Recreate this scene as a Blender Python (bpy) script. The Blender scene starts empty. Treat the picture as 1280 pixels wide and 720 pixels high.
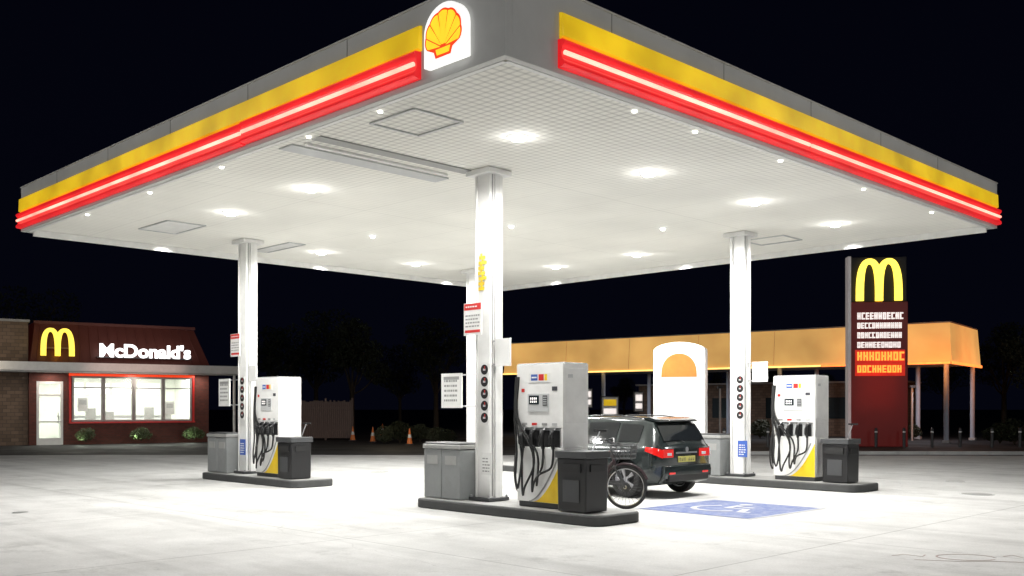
import bpy, bmesh, math, random
from mathutils import Vector, Matrix
random.seed(7)
sc = bpy.context.scene
COL = sc.collection
PI = math.pi
try:
    sc.view_settings.view_transform = 'Standard'; sc.view_settings.look = 'None'; sc.view_settings.exposure = 0
except Exception as e: print(e)

# ---------------------------------------------------------------- materials
def mat(name, col, rough=0.5, metal=0.0, em=None, es=0.0, var=0.12, scale=6.0, bump=0.0, coat=0.0, alpha=None, dirt=0.0):
    m = bpy.data.materials.new(name); m.use_nodes = True
    nt = m.node_tree; N = nt.nodes; Lk = nt.links
    b = N['Principled BSDF']
    b.inputs['Roughness'].default_value = rough
    b.inputs['Metallic'].default_value = metal
    if coat: b.inputs['Coat Weight'].default_value = coat
    tc = N.new('ShaderNodeTexCoord')
    nz = N.new('ShaderNodeTexNoise'); nz.inputs['Scale'].default_value = scale; nz.inputs['Detail'].default_value = 6
    Lk.new(tc.outputs['Object'], nz.inputs['Vector'])
    mx = N.new('ShaderNodeMix'); mx.data_type = 'RGBA'
    c = Vector(col)
    mx.inputs[6].default_value = (*[max(0, v*(1-var)) for v in c], 1)
    mx.inputs[7].default_value = (*[min(1, v*(1+var)) for v in c], 1)
    Lk.new(nz.outputs['Fac'], mx.inputs[0])
    out = mx.outputs[2]
    if dirt:
        n2 = N.new('ShaderNodeTexNoise'); n2.inputs['Scale'].default_value = scale*0.35; n2.inputs['Detail'].default_value = 8; n2.inputs['Roughness'].default_value=0.7
        Lk.new(tc.outputs['Object'], n2.inputs['Vector'])
        r = N.new('ShaderNodeMapRange'); r.inputs[1].default_value = 0.45; r.inputs[2].default_value = 0.75; r.inputs[3].default_value = 0; r.inputs[4].default_value = dirt
        Lk.new(n2.outputs['Fac'], r.inputs[0])
        m2 = N.new('ShaderNodeMix'); m2.data_type = 'RGBA'; Lk.new(r.outputs[0], m2.inputs[0]); Lk.new(out, m2.inputs[6])
        m2.inputs[7].default_value = (*[v*0.35 for v in c], 1); out = m2.outputs[2]
    Lk.new(out, b.inputs['Base Color'])
    if bump:
        bp = N.new('ShaderNodeBump'); bp.inputs['Strength'].default_value = bump; bp.inputs['Distance'].default_value = 0.02
        Lk.new(nz.outputs['Fac'], bp.inputs['Height']); Lk.new(bp.outputs[0], b.inputs['Normal'])
    if em is not None:
        b.inputs['Emission Color'].default_value = (*em, 1)
        r = N.new('ShaderNodeMapRange'); r.inputs[1].default_value=.3; r.inputs[2].default_value=.7; r.inputs[3].default_value=es*(1-var); r.inputs[4].default_value=es*(1+var)
        Lk.new(nz.outputs['Fac'], r.inputs[0]); Lk.new(r.outputs[0], b.inputs['Emission Strength'])
    if alpha is not None: b.inputs['Alpha'].default_value = alpha
    return m

M = {}
M['white'] = mat('white_paint', (.82,.82,.80), .4, dirt=.12)
M['white2'] = mat('white_panel', (.87,.87,.85), .35, dirt=.08)
M['grey'] = mat('grey_paint', (.33,.33,.32), .45, dirt=.2)
M['midgrey'] = mat('mid_grey_bin', (.25,.26,.26), .5, dirt=.25)
M['fascia'] = mat('fascia_grey', (.56,.56,.54), .5, metal=.0, scale=1.2, var=.12, dirt=.25)
M['lgrey'] = mat('light_grey', (.55,.56,.56), .4, dirt=.15)
M['dgrey'] = mat('dark_grey', (.055,.057,.06), .5, dirt=.2)
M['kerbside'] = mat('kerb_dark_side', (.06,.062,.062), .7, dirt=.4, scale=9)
M['black'] = mat('black_plastic', (.014,.014,.015), .35)
M['rubber'] = mat('black_rubber', (.012,.012,.012), .55)
M['steel'] = mat('brushed_steel', (.5,.5,.52), .3, metal=.9)
M['screen'] = mat('dark_screen', (.02,.03,.035), .12)
M['red'] = mat('red_paint', (.62,.025,.02), .35)
M['yellow'] = mat('yellow_paint', (.85,.58,.02), .35)
M['blue'] = mat('blue_print', (.05,.12,.45), .4)
M['orange'] = mat('orange_plastic', (.8,.2,.03), .4)
M['dome'] = mat('orange_brown_print', (.50,.19,.03), .4, scale=3, var=.35)
M['ink'] = mat('printed_ink', (.05,.05,.06), .6)
M['lampglass'] = mat('lit_lens', (.9,.9,.9), .3, em=(1,.99,.95), es=22)
M['glintglow'] = mat('edge_glint_glow', (.9,.9,.9), .3, em=(1,.99,.95), es=8)  # glow for the glints under the canopy edge
M['redglow'] = mat('red_lit_housing', (.55,.014,.018), .35, em=(1,.012,.018), es=.55, scale=1.3, var=.25)
M['redtube'] = mat('red_lit_tube', (.9,.35,.3), .3, em=(1,.30,.22), es=2.3, scale=1.0, var=.4)
M['yellowglow'] = mat('yellow_lit_band', (.78,.52,.01), .35, em=(1,.62,.012), es=.52, scale=.9, var=.4)
M['signwhite'] = mat('sign_lit_white', (.85,.85,.83), .3, em=(1,1,.98), es=.85)
M['signred'] = mat('sign_lit_red', (.7,.05,.01), .3, em=(1,.06,.01), es=.75)
M['signyel'] = mat('sign_lit_yellow', (.9,.65,.02), .3, em=(1,.70,.03), es=.85)
M['arch'] = mat('arch_lit_yellow', (.9,.7,.1), .3, em=(1,.76,.08), es=1.3)
M['archhot'] = mat('arch_lit_bright', (.9,.7,.06), .3, em=(1,.76,.09), es=1.8)
M['letters'] = mat('letters_lit_white', (.9,.9,.9), .3, em=(1,1,1), es=2.0)
M['lettersdim'] = mat('letters_lit_soft', (.8,.8,.8), .3, em=(1,.9,.85), es=.9)
M['lettersred'] = mat('letters_lit_orange', (.8,.3,.05), .3, em=(1,.38,.05), es=1.3)
M['redpanel'] = mat('red_glowing_panel', (.5,.02,.008), .4, em=(1,.03,.008), es=.42, scale=1.5, var=.3)
M['signbody'] = mat('sign_dark_red', (.10,.008,.007), .45, scale=2, em=(1,.05,.035), es=.035)
M['signtop'] = mat('sign_top_dark', (.010,.009,.013), .6)
M['signpost'] = mat('sign_brown', (.16,.10,.08), .5)
M['poleglow'] = mat('pole_pale_glow', (.6,.56,.54), .5, em=(1,.9,.88), es=.14)  # self-glow brightens the post, which is no lamp
M['postpale'] = mat('post_pale_grey', (.50,.56,.66), .5)
M['roofred'] = mat('roof_dark_red_glow', (.075,.022,.016), .6, scale=3, em=(1,.15,.1), es=.010)  # faint red self-glow put into the roof material
M['interior'] = mat('interior_cream', (.80,.82,.76), .7)
M['glass'] = mat('window_glass', (.9,.95,.95), .05, alpha=.12)
M['orangefasciaglow'] = mat('fascia_orange_glow', (.68,.42,.16), .5, scale=.35, var=.28, em=(1,.55,.16), es=.56, dirt=.15)  # self-glow stands in for strip light falling on the fascia
M['strip'] = mat('warm_light_strip', (.9,.6,.2), .4, em=(1,.60,.16), es=2.0)
M['stripred'] = mat('red_orange_light_strip', (.9,.3,.1), .4, em=(1,.20,.04), es=2.2)
M['bark'] = mat('bark', (.06,.045,.03), .9, bump=.5)
M['leaf'] = mat('leaf', (.022,.030,.014), .8, var=.5, scale=2)
M['bushleaf'] = mat('bush_leaf', (.035,.042,.02), .7, var=.5, scale=4)
M['litleaf'] = mat('lit_bush_leaf', (.07,.10,.035), .7, var=.5, scale=4)  # brighter copy of the bush leaf, lamp light put into its colour
M['tyre'] = mat('tyre_rubber', (.015,.015,.015), .75)
M['rim'] = mat('rim_alloy', (.45,.45,.47), .3, metal=.8)
M['carpaint'] = mat('car_dark_paint', (.022,.029,.029), .22, metal=.2, coat=.6, var=.05)
M['carglass'] = mat('car_glass', (.010,.012,.014), .05, coat=.2)
M['taillamp'] = mat('tail_lamp_red', (.5,.01,.01), .15, em=(1,.03,.02), es=.35, coat=1)
M['plate'] = mat('plate_yellow', (.50,.46,.12), .4)
M['bikepaint'] = mat('bike_dark_paint', (.05,.03,.035), .3)

def brick_mat(name, c1, c2, mortar, scale, em=0):
    m = bpy.data.materials.new(name); m.use_nodes = True
    nt=m.node_tree; N=nt.nodes; Lk=nt.links; b=N['Principled BSDF']
    tc=N.new('ShaderNodeTexCoord'); mp=N.new('ShaderNodeMapping'); mp.inputs['Rotation'].default_value=(PI/2,0,0)
    br=N.new('ShaderNodeTexBrick'); br.inputs['Scale'].default_value=scale
    br.inputs['Color1'].default_value=(*c1,1); br.inputs['Color2'].default_value=(*c2,1); br.inputs['Mortar'].default_value=(*mortar,1)
    br.inputs['Mortar Size'].default_value=.015
    Lk.new(tc.outputs['Object'],mp.inputs[0]); Lk.new(mp.outputs[0],br.inputs[0]); Lk.new(br.outputs['Color'],b.inputs['Base Color'])
    b.inputs['Roughness'].default_value=.85
    bp=N.new('ShaderNodeBump'); bp.inputs['Strength'].default_value=.4; Lk.new(br.outputs['Fac'],bp.inputs['Height']); bp.invert=True; Lk.new(bp.outputs[0],b.inputs['Normal'])
    return m
M['brick'] = brick_mat('red_brick',(.15,.042,.03),(.10,.032,.023),(.08,.055,.05),3.0)
M['stone'] = brick_mat('brown_stone',(.20,.14,.10),(.12,.085,.06),(.08,.06,.05),1.6)

THETA = math.atan2(-.7109,.7033)

def concrete(name, base, joints=True):
    m = bpy.data.materials.new(name); m.use_nodes=True
    nt=m.node_tree; N=nt.nodes; Lk=nt.links; b=N['Principled BSDF']
    geo=N.new('ShaderNodeNewGeometry')
    mp=N.new('ShaderNodeMapping'); mp.inputs['Rotation'].default_value=(0,0,-THETA)
    Lk.new(geo.outputs['Position'],mp.inputs[0])
    def noise(sc_,det,vec,rough=.6):
        n=N.new('ShaderNodeTexNoise'); n.inputs['Scale'].default_value=sc_; n.inputs['Detail'].default_value=det; n.inputs['Roughness'].default_value=rough
        Lk.new(vec,n.inputs['Vector']); return n.outputs['Fac']
    def rng(v,a,b_,c,d):
        r=N.new('ShaderNodeMapRange'); r.inputs[1].default_value=a; r.inputs[2].default_value=b_; r.inputs[3].default_value=c; r.inputs[4].default_value=d
        Lk.new(v,r.inputs[0]); return r.outputs[0]
    def mth(op,a,b_=None):
        n=N.new('ShaderNodeMath'); n.operation=op
        for i,v in enumerate((a,b_)):
            if v is None: continue
            if isinstance(v,(int,float)): n.inputs[i].default_value=v
            else: Lk.new(v,n.inputs[i])
        return n.outputs[0]
    P=geo.outputs['Position']; R=mp.outputs[0]
    st=N.new('ShaderNodeMapping'); st.inputs['Scale'].default_value=(.12,1.4,1); Lk.new(R,st.inputs[0])
    big=rng(noise(.18,5,P),.3,.7,.85,1.06)
    med=rng(noise(1.3,8,P,.7),.3,.7,.86,1.08)
    fine=rng(noise(45,3,P),.3,.7,.92,1.07)
    streak=rng(noise(.9,6,st.outputs[0],.65),.48,.72,1.0,.76)
    stain=rng(noise(.75,9,P,.75),.56,.72,1.0,.66)
    spots=rng(noise(5.5,4,P,.6),.66,.75,1.0,.74)
    f=mth('MULTIPLY',big,med); f=mth('MULTIPLY',f,fine); f=mth('MULTIPLY',f,streak); f=mth('MULTIPLY',f,stain); f=mth('MULTIPLY',f,spots)
    if joints:
        sep=N.new('ShaderNodeSeparateXYZ'); Lk.new(R,sep.inputs[0])
        wob=mth('MULTIPLY',noise(2.0,3,P),.02)
        for o,per in ((0,4.4),(1,4.1)):
            a=mth('ADD',sep.outputs[o],wob); a=mth('ADD',a,1.15)
            fr=mth('FRACT',mth('DIVIDE',a,per)); d=mth('ABSOLUTE',mth('SUBTRACT',fr,.5))
            ln=rng(d,.4968,.4992,1.0,.52); f=mth('MULTIPLY',f,ln)
        vo=N.new('ShaderNodeTexVoronoi'); vo.feature='DISTANCE_TO_EDGE'; vo.inputs['Scale'].default_value=.09
        wv=N.new('ShaderNodeTexNoise'); wv.inputs['Scale'].default_value=.9; wv.inputs['Detail'].default_value=6; Lk.new(P,wv.inputs['Vector'])
        va=N.new('ShaderNodeVectorMath'); va.operation='ADD'; Lk.new(P,va.inputs[0]); Lk.new(wv.outputs['Color'],va.inputs[1]); Lk.new(va.outputs[0],vo.inputs['Vector'])
        f=mth('MULTIPLY',f,rng(vo.outputs['Distance'],0,.0015,.86,1.0))
    cm=N.new('ShaderNodeMix'); cm.data_type='RGBA'; cm.blend_type='MULTIPLY'; cm.inputs[0].default_value=1
    cm.inputs[6].default_value=(*base,1)
    cc=N.new('ShaderNodeCombineColor'); [Lk.new(f,cc.inputs[i]) for i in range(3)]
    Lk.new(cc.outputs[0],cm.inputs[7]); Lk.new(cm.outputs[2],b.inputs['Base Color'])
    Lk.new(rng(noise(.6,6,P),.3,.7,.6,.9),b.inputs['Roughness'])
    b.inputs['Specular IOR Level'].default_value=.25
    bp=N.new('ShaderNodeBump'); bp.inputs['Strength'].default_value=.25; bp.inputs['Distance'].default_value=.01
    Lk.new(noise(60,4,P),bp.inputs['Height']); Lk.new(bp.outputs[0],b.inputs['Normal'])
    return m
M['concrete']=concrete('forecourt_concrete',(.60,.60,.585))
M['asphalt']=concrete('asphalt',(.045,.045,.047),False)
M['kerbtop']=concrete('island_concrete',(.42,.42,.41),False)

def ceiling_mat():
    m=bpy.data.materials.new('ceiling_panels'); m.use_nodes=True
    nt=m.node_tree; N=nt.nodes; Lk=nt.links; b=N['Principled BSDF']
    tc=N.new('ShaderNodeTexCoord'); sep=N.new('ShaderNodeSeparateXYZ'); Lk.new(tc.outputs['Object'],sep.inputs[0])
    def mth(op,a,b_=None):
        n=N.new('ShaderNodeMath'); n.operation=op
        for i,v in enumerate((a,b_)):
            if v is None: continue
            if isinstance(v,(int,float)): n.inputs[i].default_value=v
            else: Lk.new(v,n.inputs[i])
        return n.outputs[0]
    dist=mth('SUBTRACT',sep.outputs[1],sep.outputs[0])
    fr_=N.new('ShaderNodeMapRange'); fr_.inputs[1].default_value=4.0; fr_.inputs[2].default_value=9.5; fr_.inputs[3].default_value=1.0; fr_.inputs[4].default_value=.12; Lk.new(dist,fr_.inputs[0])
    def line(o,per,w,dark,fade=True):
        fr=mth('FRACT',mth('DIVIDE',sep.outputs[o],per))
        lt=mth('MULTIPLY',mth('LESS_THAN',fr,w),dark)
        if fade: lt=mth('MULTIPLY',lt,fr_.outputs[0])
        return mth('SUBTRACT',1.0,lt)
    f=mth('MULTIPLY',line(0,.13,.35,.20),line(1,.13,.35,.20))
    f=mth('MULTIPLY',f,line(1,1.3,.015,.10,False))
    f=mth('MULTIPLY',f,line(0,3.9,.006,.12,False))
    nz=N.new('ShaderNodeTexNoise'); nz.inputs['Scale'].default_value=.5; nz.inputs['Detail'].default_value=5; Lk.new(tc.outputs['Object'],nz.inputs['Vector'])
    r=N.new('ShaderNodeMapRange'); r.inputs[1].default_value=.3; r.inputs[2].default_value=.7; r.inputs[3].default_value=.92; r.inputs[4].default_value=1.04; Lk.new(nz.outputs['Fac'],r.inputs[0])
    f=mth('MULTIPLY',f,r.outputs[0])
    cc=N.new('ShaderNodeCombineColor')
    Lk.new(mth('MULTIPLY',f,.91),cc.inputs[0]); Lk.new(mth('MULTIPLY',f,.90),cc.inputs[1]); Lk.new(mth('MULTIPLY',f,.84),cc.inputs[2])
    Lk.new(cc.outputs[0],b.inputs['Base Color']); b.inputs['Roughness'].default_value=.9; b.inputs['Specular IOR Level'].default_value=.1
    return m
M['ceiling']=ceiling_mat()

def worn_paint(name,col,lo=.42,hi=.62):
    m=bpy.data.materials.new(name); m.use_nodes=True
    nt=m.node_tree; N=nt.nodes; Lk=nt.links; b=N['Principled BSDF']
    tc=N.new('ShaderNodeTexCoord'); nz=N.new('ShaderNodeTexNoise'); nz.inputs['Scale'].default_value=5; nz.inputs['Detail'].default_value=9; nz.inputs['Roughness'].default_value=.75
    Lk.new(tc.outputs['Object'],nz.inputs['Vector'])
    r=N.new('ShaderNodeMapRange'); r.inputs[1].default_value=lo; r.inputs[2].default_value=hi; Lk.new(nz.outputs['Fac'],r.inputs[0])
    mx=N.new('ShaderNodeMix'); mx.data_type='RGBA'; Lk.new(r.outputs[0],mx.inputs[0])
    mx.inputs[6].default_value=(*col,1); mx.inputs[7].default_value=(*[.6*c+.4*.45 for c in col],1)
    Lk.new(mx.outputs[2],b.inputs['Base Color']); b.inputs['Roughness'].default_value=.8
    return m
M['bluepaint']=worn_paint('worn_blue_paint',(.09,.13,.30))
M['whitepaint']=worn_paint('worn_white_paint',(.46,.47,.52))
M['redmark']=worn_paint('faint_reddish_mark',(.30,.20,.17),.3,.6)

# ---------------------------------------------------------------- mesh builder
class MB:
    def __init__(s): s.v=[]; s.f=[]; s.m=[]; s.sm=[]; s.mats=[]
    def mi(s,m):
        m=M[m] if isinstance(m,str) else m
        if m not in s.mats: s.mats.append(m)
        return s.mats.index(m)
    def add(s,vs,fs,m,smooth=False):
        o=len(s.v); s.v+= [tuple(v) for v in vs]; k=s.mi(m)
        for f in fs: s.f.append(tuple(i+o for i in f)); s.m.append(k); s.sm.append(smooth)
        return s
    def box(s,c,d,m,rz=0,top=1.0):
        x,y,z=[a/2 for a in d]; vs=[]
        cr,sr=math.cos(rz),math.sin(rz)
        for k in (-1,1):
            q=top if k>0 else 1
            for (i,j) in ((-1,-1),(1,-1),(1,1),(-1,1)):
                a,b=i*x*q,j*y*q
                vs.append((c[0]+a*cr-b*sr,c[1]+a*sr+b*cr,c[2]+k*z))
        return s.add(vs,[(3,2,1,0),(4,5,6,7),(0,1,5,4),(1,2,6,5),(2,3,7,6),(3,0,4,7)],m)
    def cyl(s,p0,p1,r,m,n=14,r1=None,smooth=True):
        p0=Vector(p0);p1=Vector(p1);d=(p1-p0).normalized()
        a=d.orthogonal().normalized();b=d.cross(a); r1=r if r1 is None else r1
        vs=[];fs=[]
        for i in range(n):
            t=2*PI*i/n; u=a*math.cos(t)+b*math.sin(t); vs.append(p0+u*r); vs.append(p1+u*r1)
        for i in range(n):
            j=(i+1)%n; fs.append((2*i,2*j,2*j+1,2*i+1))
        s.add(vs,fs,m,smooth)
        s.add([vs[2*i] for i in range(n)],[tuple(reversed(range(n)))],m)
        s.add([vs[2*i+1] for i in range(n)],[tuple(range(n))],m)
        return s
    def tube(s,pts,r,m,n=8,closed=False,sub=5):
        pts=[Vector(p) for p in pts]
        if sub>1 and len(pts)>2:
            q=[];L=len(pts)
            rngi=range(L if closed else L-1)
            for i in rngi:
                if closed: p0,p1,p2,p3=pts[i-1],pts[i],pts[(i+1)%L],pts[(i+2)%L]
                else: p0,p1,p2,p3=pts[max(i-1,0)],pts[i],pts[i+1],pts[min(i+2,L-1)]
                for k in range(sub):
                    t=k/sub; q.append(.5*((2*p1)+(p2-p0)*t+(2*p0-5*p1+4*p2-p3)*t*t+(3*p1-p0-3*p2+p3)*t**3))
            if not closed: q.append(pts[-1])
            pts=q
        L=len(pts);vs=[];fs=[];a=None
        for i,p in enumerate(pts):
            if closed: d=(pts[(i+1)%L]-pts[i-1])
            else: d=pts[min(i+1,L-1)]-pts[max(i-1,0)]
            d.normalize()
            if a is None: a=d.orthogonal().normalized()
            a=(a-d*a.dot(d)).normalized(); b=d.cross(a)
            for k in range(n):
                t=2*PI*k/n; vs.append(p+(a*math.cos(t)+b*math.sin(t))*r)
        for i in range(L if closed else L-1):
            for k in range(n):
                j=(i+1)%L; fs.append((i*n+k,i*n+(k+1)%n,j*n+(k+1)%n,j*n+k))
        return s.add(vs,fs,m,True)
    def prism(s,pts,axis,a0,a1,m,smooth=False):
        def mk(p,a):
            if axis=='y': return (p[0],a,p[1])
            if axis=='x': return (a,p[0],p[1])
            return (p[0],p[1],a)
        n=len(pts); A=[mk(p,a0) for p in pts]; B=[mk(p,a1) for p in pts]
        s.add(A+B,[(i,(i+1)%n,n+(i+1)%n,n+i) for i in range(n)],m,smooth)
        s.add(A,[tuple(range(n))],m); s.add(B,[tuple(reversed(range(n)))],m)
        return s
    def strip2(s,A,B,m,axis,a0,a1):
        def mk(p,a):
            if axis=='y': return (p[0],a,p[1])
            if axis=='x': return (a,p[0],p[1])
            return (p[0],p[1],a)
        n=len(A)
        for i in range(n-1):
            q=[A[i],A[i+1],B[i+1],B[i]]
            v=[mk(p,a0) for p in q]+[mk(p,a1) for p in q]
            fs=[(0,1,2,3),(7,6,5,4),(0,1,5,4),(3,2,6,7)]
            if i==0: fs.append((0,3,7,4))
            if i==n-2: fs.append((1,2,6,5))
            s.add(v,fs,m)
        return s
    def lathe(s,prof,m,n=32,c=(0,0,0)):
        vs=[];fs=[];k=len(prof)
        for i in range(n):
            t=2*PI*i/n
            for (y,r) in prof: vs.append((c[0]+r*math.cos(t),c[1]+y,c[2]+r*math.sin(t)))
        for i in range(n):
            j=(i+1)%n
            for q in range(k-1): fs.append((i*k+q,j*k+q,j*k+q+1,i*k+q+1))
        return s.add(vs,fs,m,True)
    def mesh(s,name):
        me=bpy.data.meshes.new(name); me.from_pydata(s.v,[],s.f)
        for m in s.mats: me.materials.append(m)
        me.polygons.foreach_set('material_index',s.m); me.polygons.foreach_set('use_smooth',s.sm)
        bm=bmesh.new(); bm.from_mesh(me); bmesh.ops.remove_doubles(bm,verts=bm.verts,dist=1e-5); bmesh.ops.recalc_face_normals(bm,faces=bm.faces); bm.to_mesh(me); bm.free()
        me.update()
        try: me.set_sharp_from_angle(angle=math.radians(40))
        except Exception: pass
        return me

def obj(name,mb,parent=None,loc=(0,0,0),rot=(0,0,0),bevel=0,label=None,cat=None,group=None,kind=None,seg=2):
    data = mb.mesh(name) if isinstance(mb,MB) else mb
    o=bpy.data.objects.new(name,data); COL.objects.link(o)
    o.location=loc; o.rotation_euler=rot
    if parent: o.parent=parent
    if bevel:
        b=o.modifiers.new('bevel','BEVEL'); b.width=bevel; b.segments=seg; b.limit_method='ANGLE'; b.angle_limit=math.radians(40)
    if label: o['label']=label
    if cat: o['category']=cat
    if group: o['group']=group
    if kind: o['kind']=kind
    return o
def boxobj(name,parent,c,d,m,bevel=0):
    mb=MB(); mb.box(c,d,m); return obj(name,mb,parent,bevel=bevel)
def empty(name,loc,rz=0,label=None,cat=None,group=None):
    return obj(name,None,None,loc,(0,0,rz),label=label,cat=cat,group=group)
def copy_thing(root,loc,rz,**props):
    new=root.copy(); COL.objects.link(new); new.location=loc; new.rotation_euler=(0,0,rz)
    for k,v in props.items(): new[k]=v
    def rec(o,p):
        for c in list(o.children):
            d=c.copy(); COL.objects.link(d); d.parent=p; d.matrix_parent_inverse=c.matrix_parent_inverse.copy(); rec(c,d)
    rec(root,new); return new

NX,NY=-.07,10.15
def W(s,t,z=0): return Vector((NX-.7033*s+.7109*t, NY+.7109*s+.7033*t, z))

def light(name,kind,loc,energy,color=(1,1,1),parent=None,**kw):
    l=bpy.data.lights.new(name,kind); l.energy=energy; l.color=color
    rot=kw.pop('rot',(0,0,0))
    for k,v in kw.items(): setattr(l,k,v)
    o=bpy.data.objects.new(name,l); COL.objects.link(o); o.location=loc; o.rotation_euler=rot
    if parent: o.parent=parent
    return o

def text_mesh(name,txt,size,depth,m,bold=0.0):
    c=bpy.data.curves.new(name,'FONT'); c.body=txt; c.size=size; c.extrude=depth; c.align_x='CENTER'; c.align_y='CENTER'; c.offset=bold
    o=bpy.data.objects.new(name,c); COL.objects.link(o)
    dg=bpy.context.evaluated_depsgraph_get(); me=bpy.data.meshes.new_from_object(o.evaluated_get(dg))
    bpy.data.objects.remove(o); me.materials.clear(); me.materials.append(M[m] if isinstance(m,str) else m); me.name=name
    return me

def arches(mb,w,h,t,m,y0,y1,cx=0,z0=0):
    a=w/4
    for sgn in (-1,1):
        c=cx+sgn*(a-t*.25)
        A=[];B=[]; n=28
        for i in range(n+1):
            th=PI*i/n; co=math.cos(th); si=math.sin(th)
            ex=.62
            ox=a+t*.25; ix=ox-t
            A.append((c+ox*math.copysign(abs(co)**.85,co),z0+h*si**ex if si>1e-6 else z0))
            B.append((c+ix*math.copysign(abs(co)**.85,co),z0+(h-t*.75)*si**.66 if si>1e-6 else z0))
        mb.strip2(A,B,m,'y',y0+(0.004 if sgn>0 else 0),y1)

# ---------------------------------------------------------------- world, camera
w=bpy.data.worlds.new('World'); sc.world=w; w.use_nodes=True
nt=w.node_tree; bg=nt.nodes['Background']
tc=nt.nodes.new('ShaderNodeTexCoord'); sp=nt.nodes.new('ShaderNodeSeparateXYZ'); cr=nt.nodes.new('ShaderNodeValToRGB')
nt.links.new(tc.outputs['Generated'],sp.inputs[0]); nt.links.new(sp.outputs['Z'],cr.inputs[0])
cr.color_ramp.elements[0].position=0.0; cr.color_ramp.elements[0].color=(.0013,.0016,.0044,1)
cr.color_ramp.elements[1].position=.45; cr.color_ramp.elements[1].color=(.0009,.0011,.0034,1)
nt.links.new(cr.outputs[0],bg.inputs[0]); bg.inputs[1].default_value=1.0

cam=bpy.data.cameras.new('Camera'); co=bpy.data.objects.new('Camera',cam); COL.objects.link(co)
co.location=(0,0,1.6); co.rotation_euler=(PI/2,0,0); cam.sensor_width=36; cam.lens=34.57; cam.shift_y=150/1280; cam.clip_end=2000; cam.clip_start=.1
sc.camera=co

# ---------------------------------------------------------------- ground
def sheet(name,pts,z,m,kind='structure',**kw):
    mb=MB(); mb.add([(p[0],p[1],z) for p in pts],[tuple(range(len(pts)))],m)
    return obj(name,mb,kind=kind,**kw)
sheet('ground',[(-600,-300),(600,-300),(600,900),(-600,900)],0,'asphalt')
sheet('forecourt_pavement',[(-60,-20),(70,-20),(70,30),(14,33),(-14,33.5),(-60,27)],.004,'concrete')
mb=MB(); mb.prism([(-60,36.0),(-28,37.6),(-12,48.5),(-12.9,49.3),(-28.7,39.4),(-60,37.0)],'z',.002,.13,'kerbtop')
obj('footpath_pavement',mb,kind='structure',bevel=.02)
mb=MB()
mb.prism([(2,33.6),(13,33.6),(34,33.2),(34,33.4),(13,33.8),(2,33.8)],'z',.002,.12,'kerbtop'); obj('kerb_pavement',mb,kind='structure')
sheet('accessible_bay_marking',[tuple(W(.40,5.25)[:2]),tuple(W(2.38,5.25)[:2]),tuple(W(2.38,7.4)[:2]),tuple(W(.40,7.4)[:2])],.009,'bluepaint')
mb=MB()
def flat(pts,wd,cx,cy,sc_=1,m='whitepaint',z=.0125):
    A=[];B=[]
    for i,p in enumerate(pts):
        d=Vector(pts[min(i+1,len(pts)-1)])-Vector(pts[max(i-1,0)]); d.normalize(); n=Vector((-d.y,d.x))*wd/2
        A.append(((p[0]+n.x)*sc_+cx,(p[1]+n.y)*sc_+cy)); B.append(((p[0]-n.x)*sc_+cx,(p[1]-n.y)*sc_+cy))
    mb.strip2(A,B,m,'z',z,z+.001)
flat([(-.08,.45),(-.05,.0),(.3,.0),(.45,-.42),(.6,-.38)],.13,0,0)
flat([(-.05,.25),(.28,.25)],.1,0,0)
flat([(-.22+.0+.42*math.cos(a)*1.0+.12,-.12+.42*math.sin(a)) for a in [math.radians(q) for q in range(120,345,15)]],.1,0,0)
mb.prism([(-.09+.11*math.cos(2*PI*i/16),.62+.11*math.sin(2*PI*i/16)) for i in range(16)],'z',.0125,.0135,'whitepaint')
obj('wheelchair_symbol_marking',mb,loc=W(1.4,6.35),rot=(0,0,THETA),kind='structure')
mb=MB()
for (a,b,c,d) in ((.33,.39,5.2,7.45),(2.39,2.45,5.2,7.45)):
    mb.prism([tuple(W(a,c)[:2]),tuple(W(b,c)[:2]),tuple(W(b,d)[:2]),tuple(W(a,d)[:2])],'z',.0095,.0105,'whitepaint')
obj('bay_line_marking',mb,kind='structure')
mb=MB()
flat([(.30*math.cos(a),.22*math.sin(a)) for a in [math.radians(q) for q in range(0,330,18)]],.022,0,0,1,'redmark',.006)
flat([(-.75,.05),(-.6,.16),(-.45,.0),(-.38,.14)],.02,0,0,1,'redmark',.006)
flat([(-.6,-.22),(-.2,-.30),(.2,-.26),(.75,-.34)],.018,0,0,1,'redmark',.006)
flat([(.42,.1),(.55,.2),(.6,.0),(.75,.12),(.95,.02)],.02,0,0,1,'redmark',.006)
obj('reddish_scrawl_marking',mb,loc=(4.85,10.5,0),rot=(0,0,-.1),kind='structure')
for i,(x,y,r) in enumerate(((8.6,18.2,.3),(-3.3,24.5,.25),(9.6,21.3,.22),(-7.5,15.0,.12),(11,19.5,.16))):
    mb=MB(); mb.cyl((0,0,.0045),(0,0,.012),r,'lgrey',24); mb.cyl((0,0,.012),(0,0,.015),r*.88,'grey',24)
    for k in range(3): mb.box((0,(k-1)*r*.45,.0165),(r*1.2,r*.1,.003),'lgrey')
    obj('manhole_cover',mb,loc=(x,y,0),rot=(0,0,i),label='round flat metal cover set in the concrete',cat='manhole cover',group='covers in the forecourt')

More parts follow.
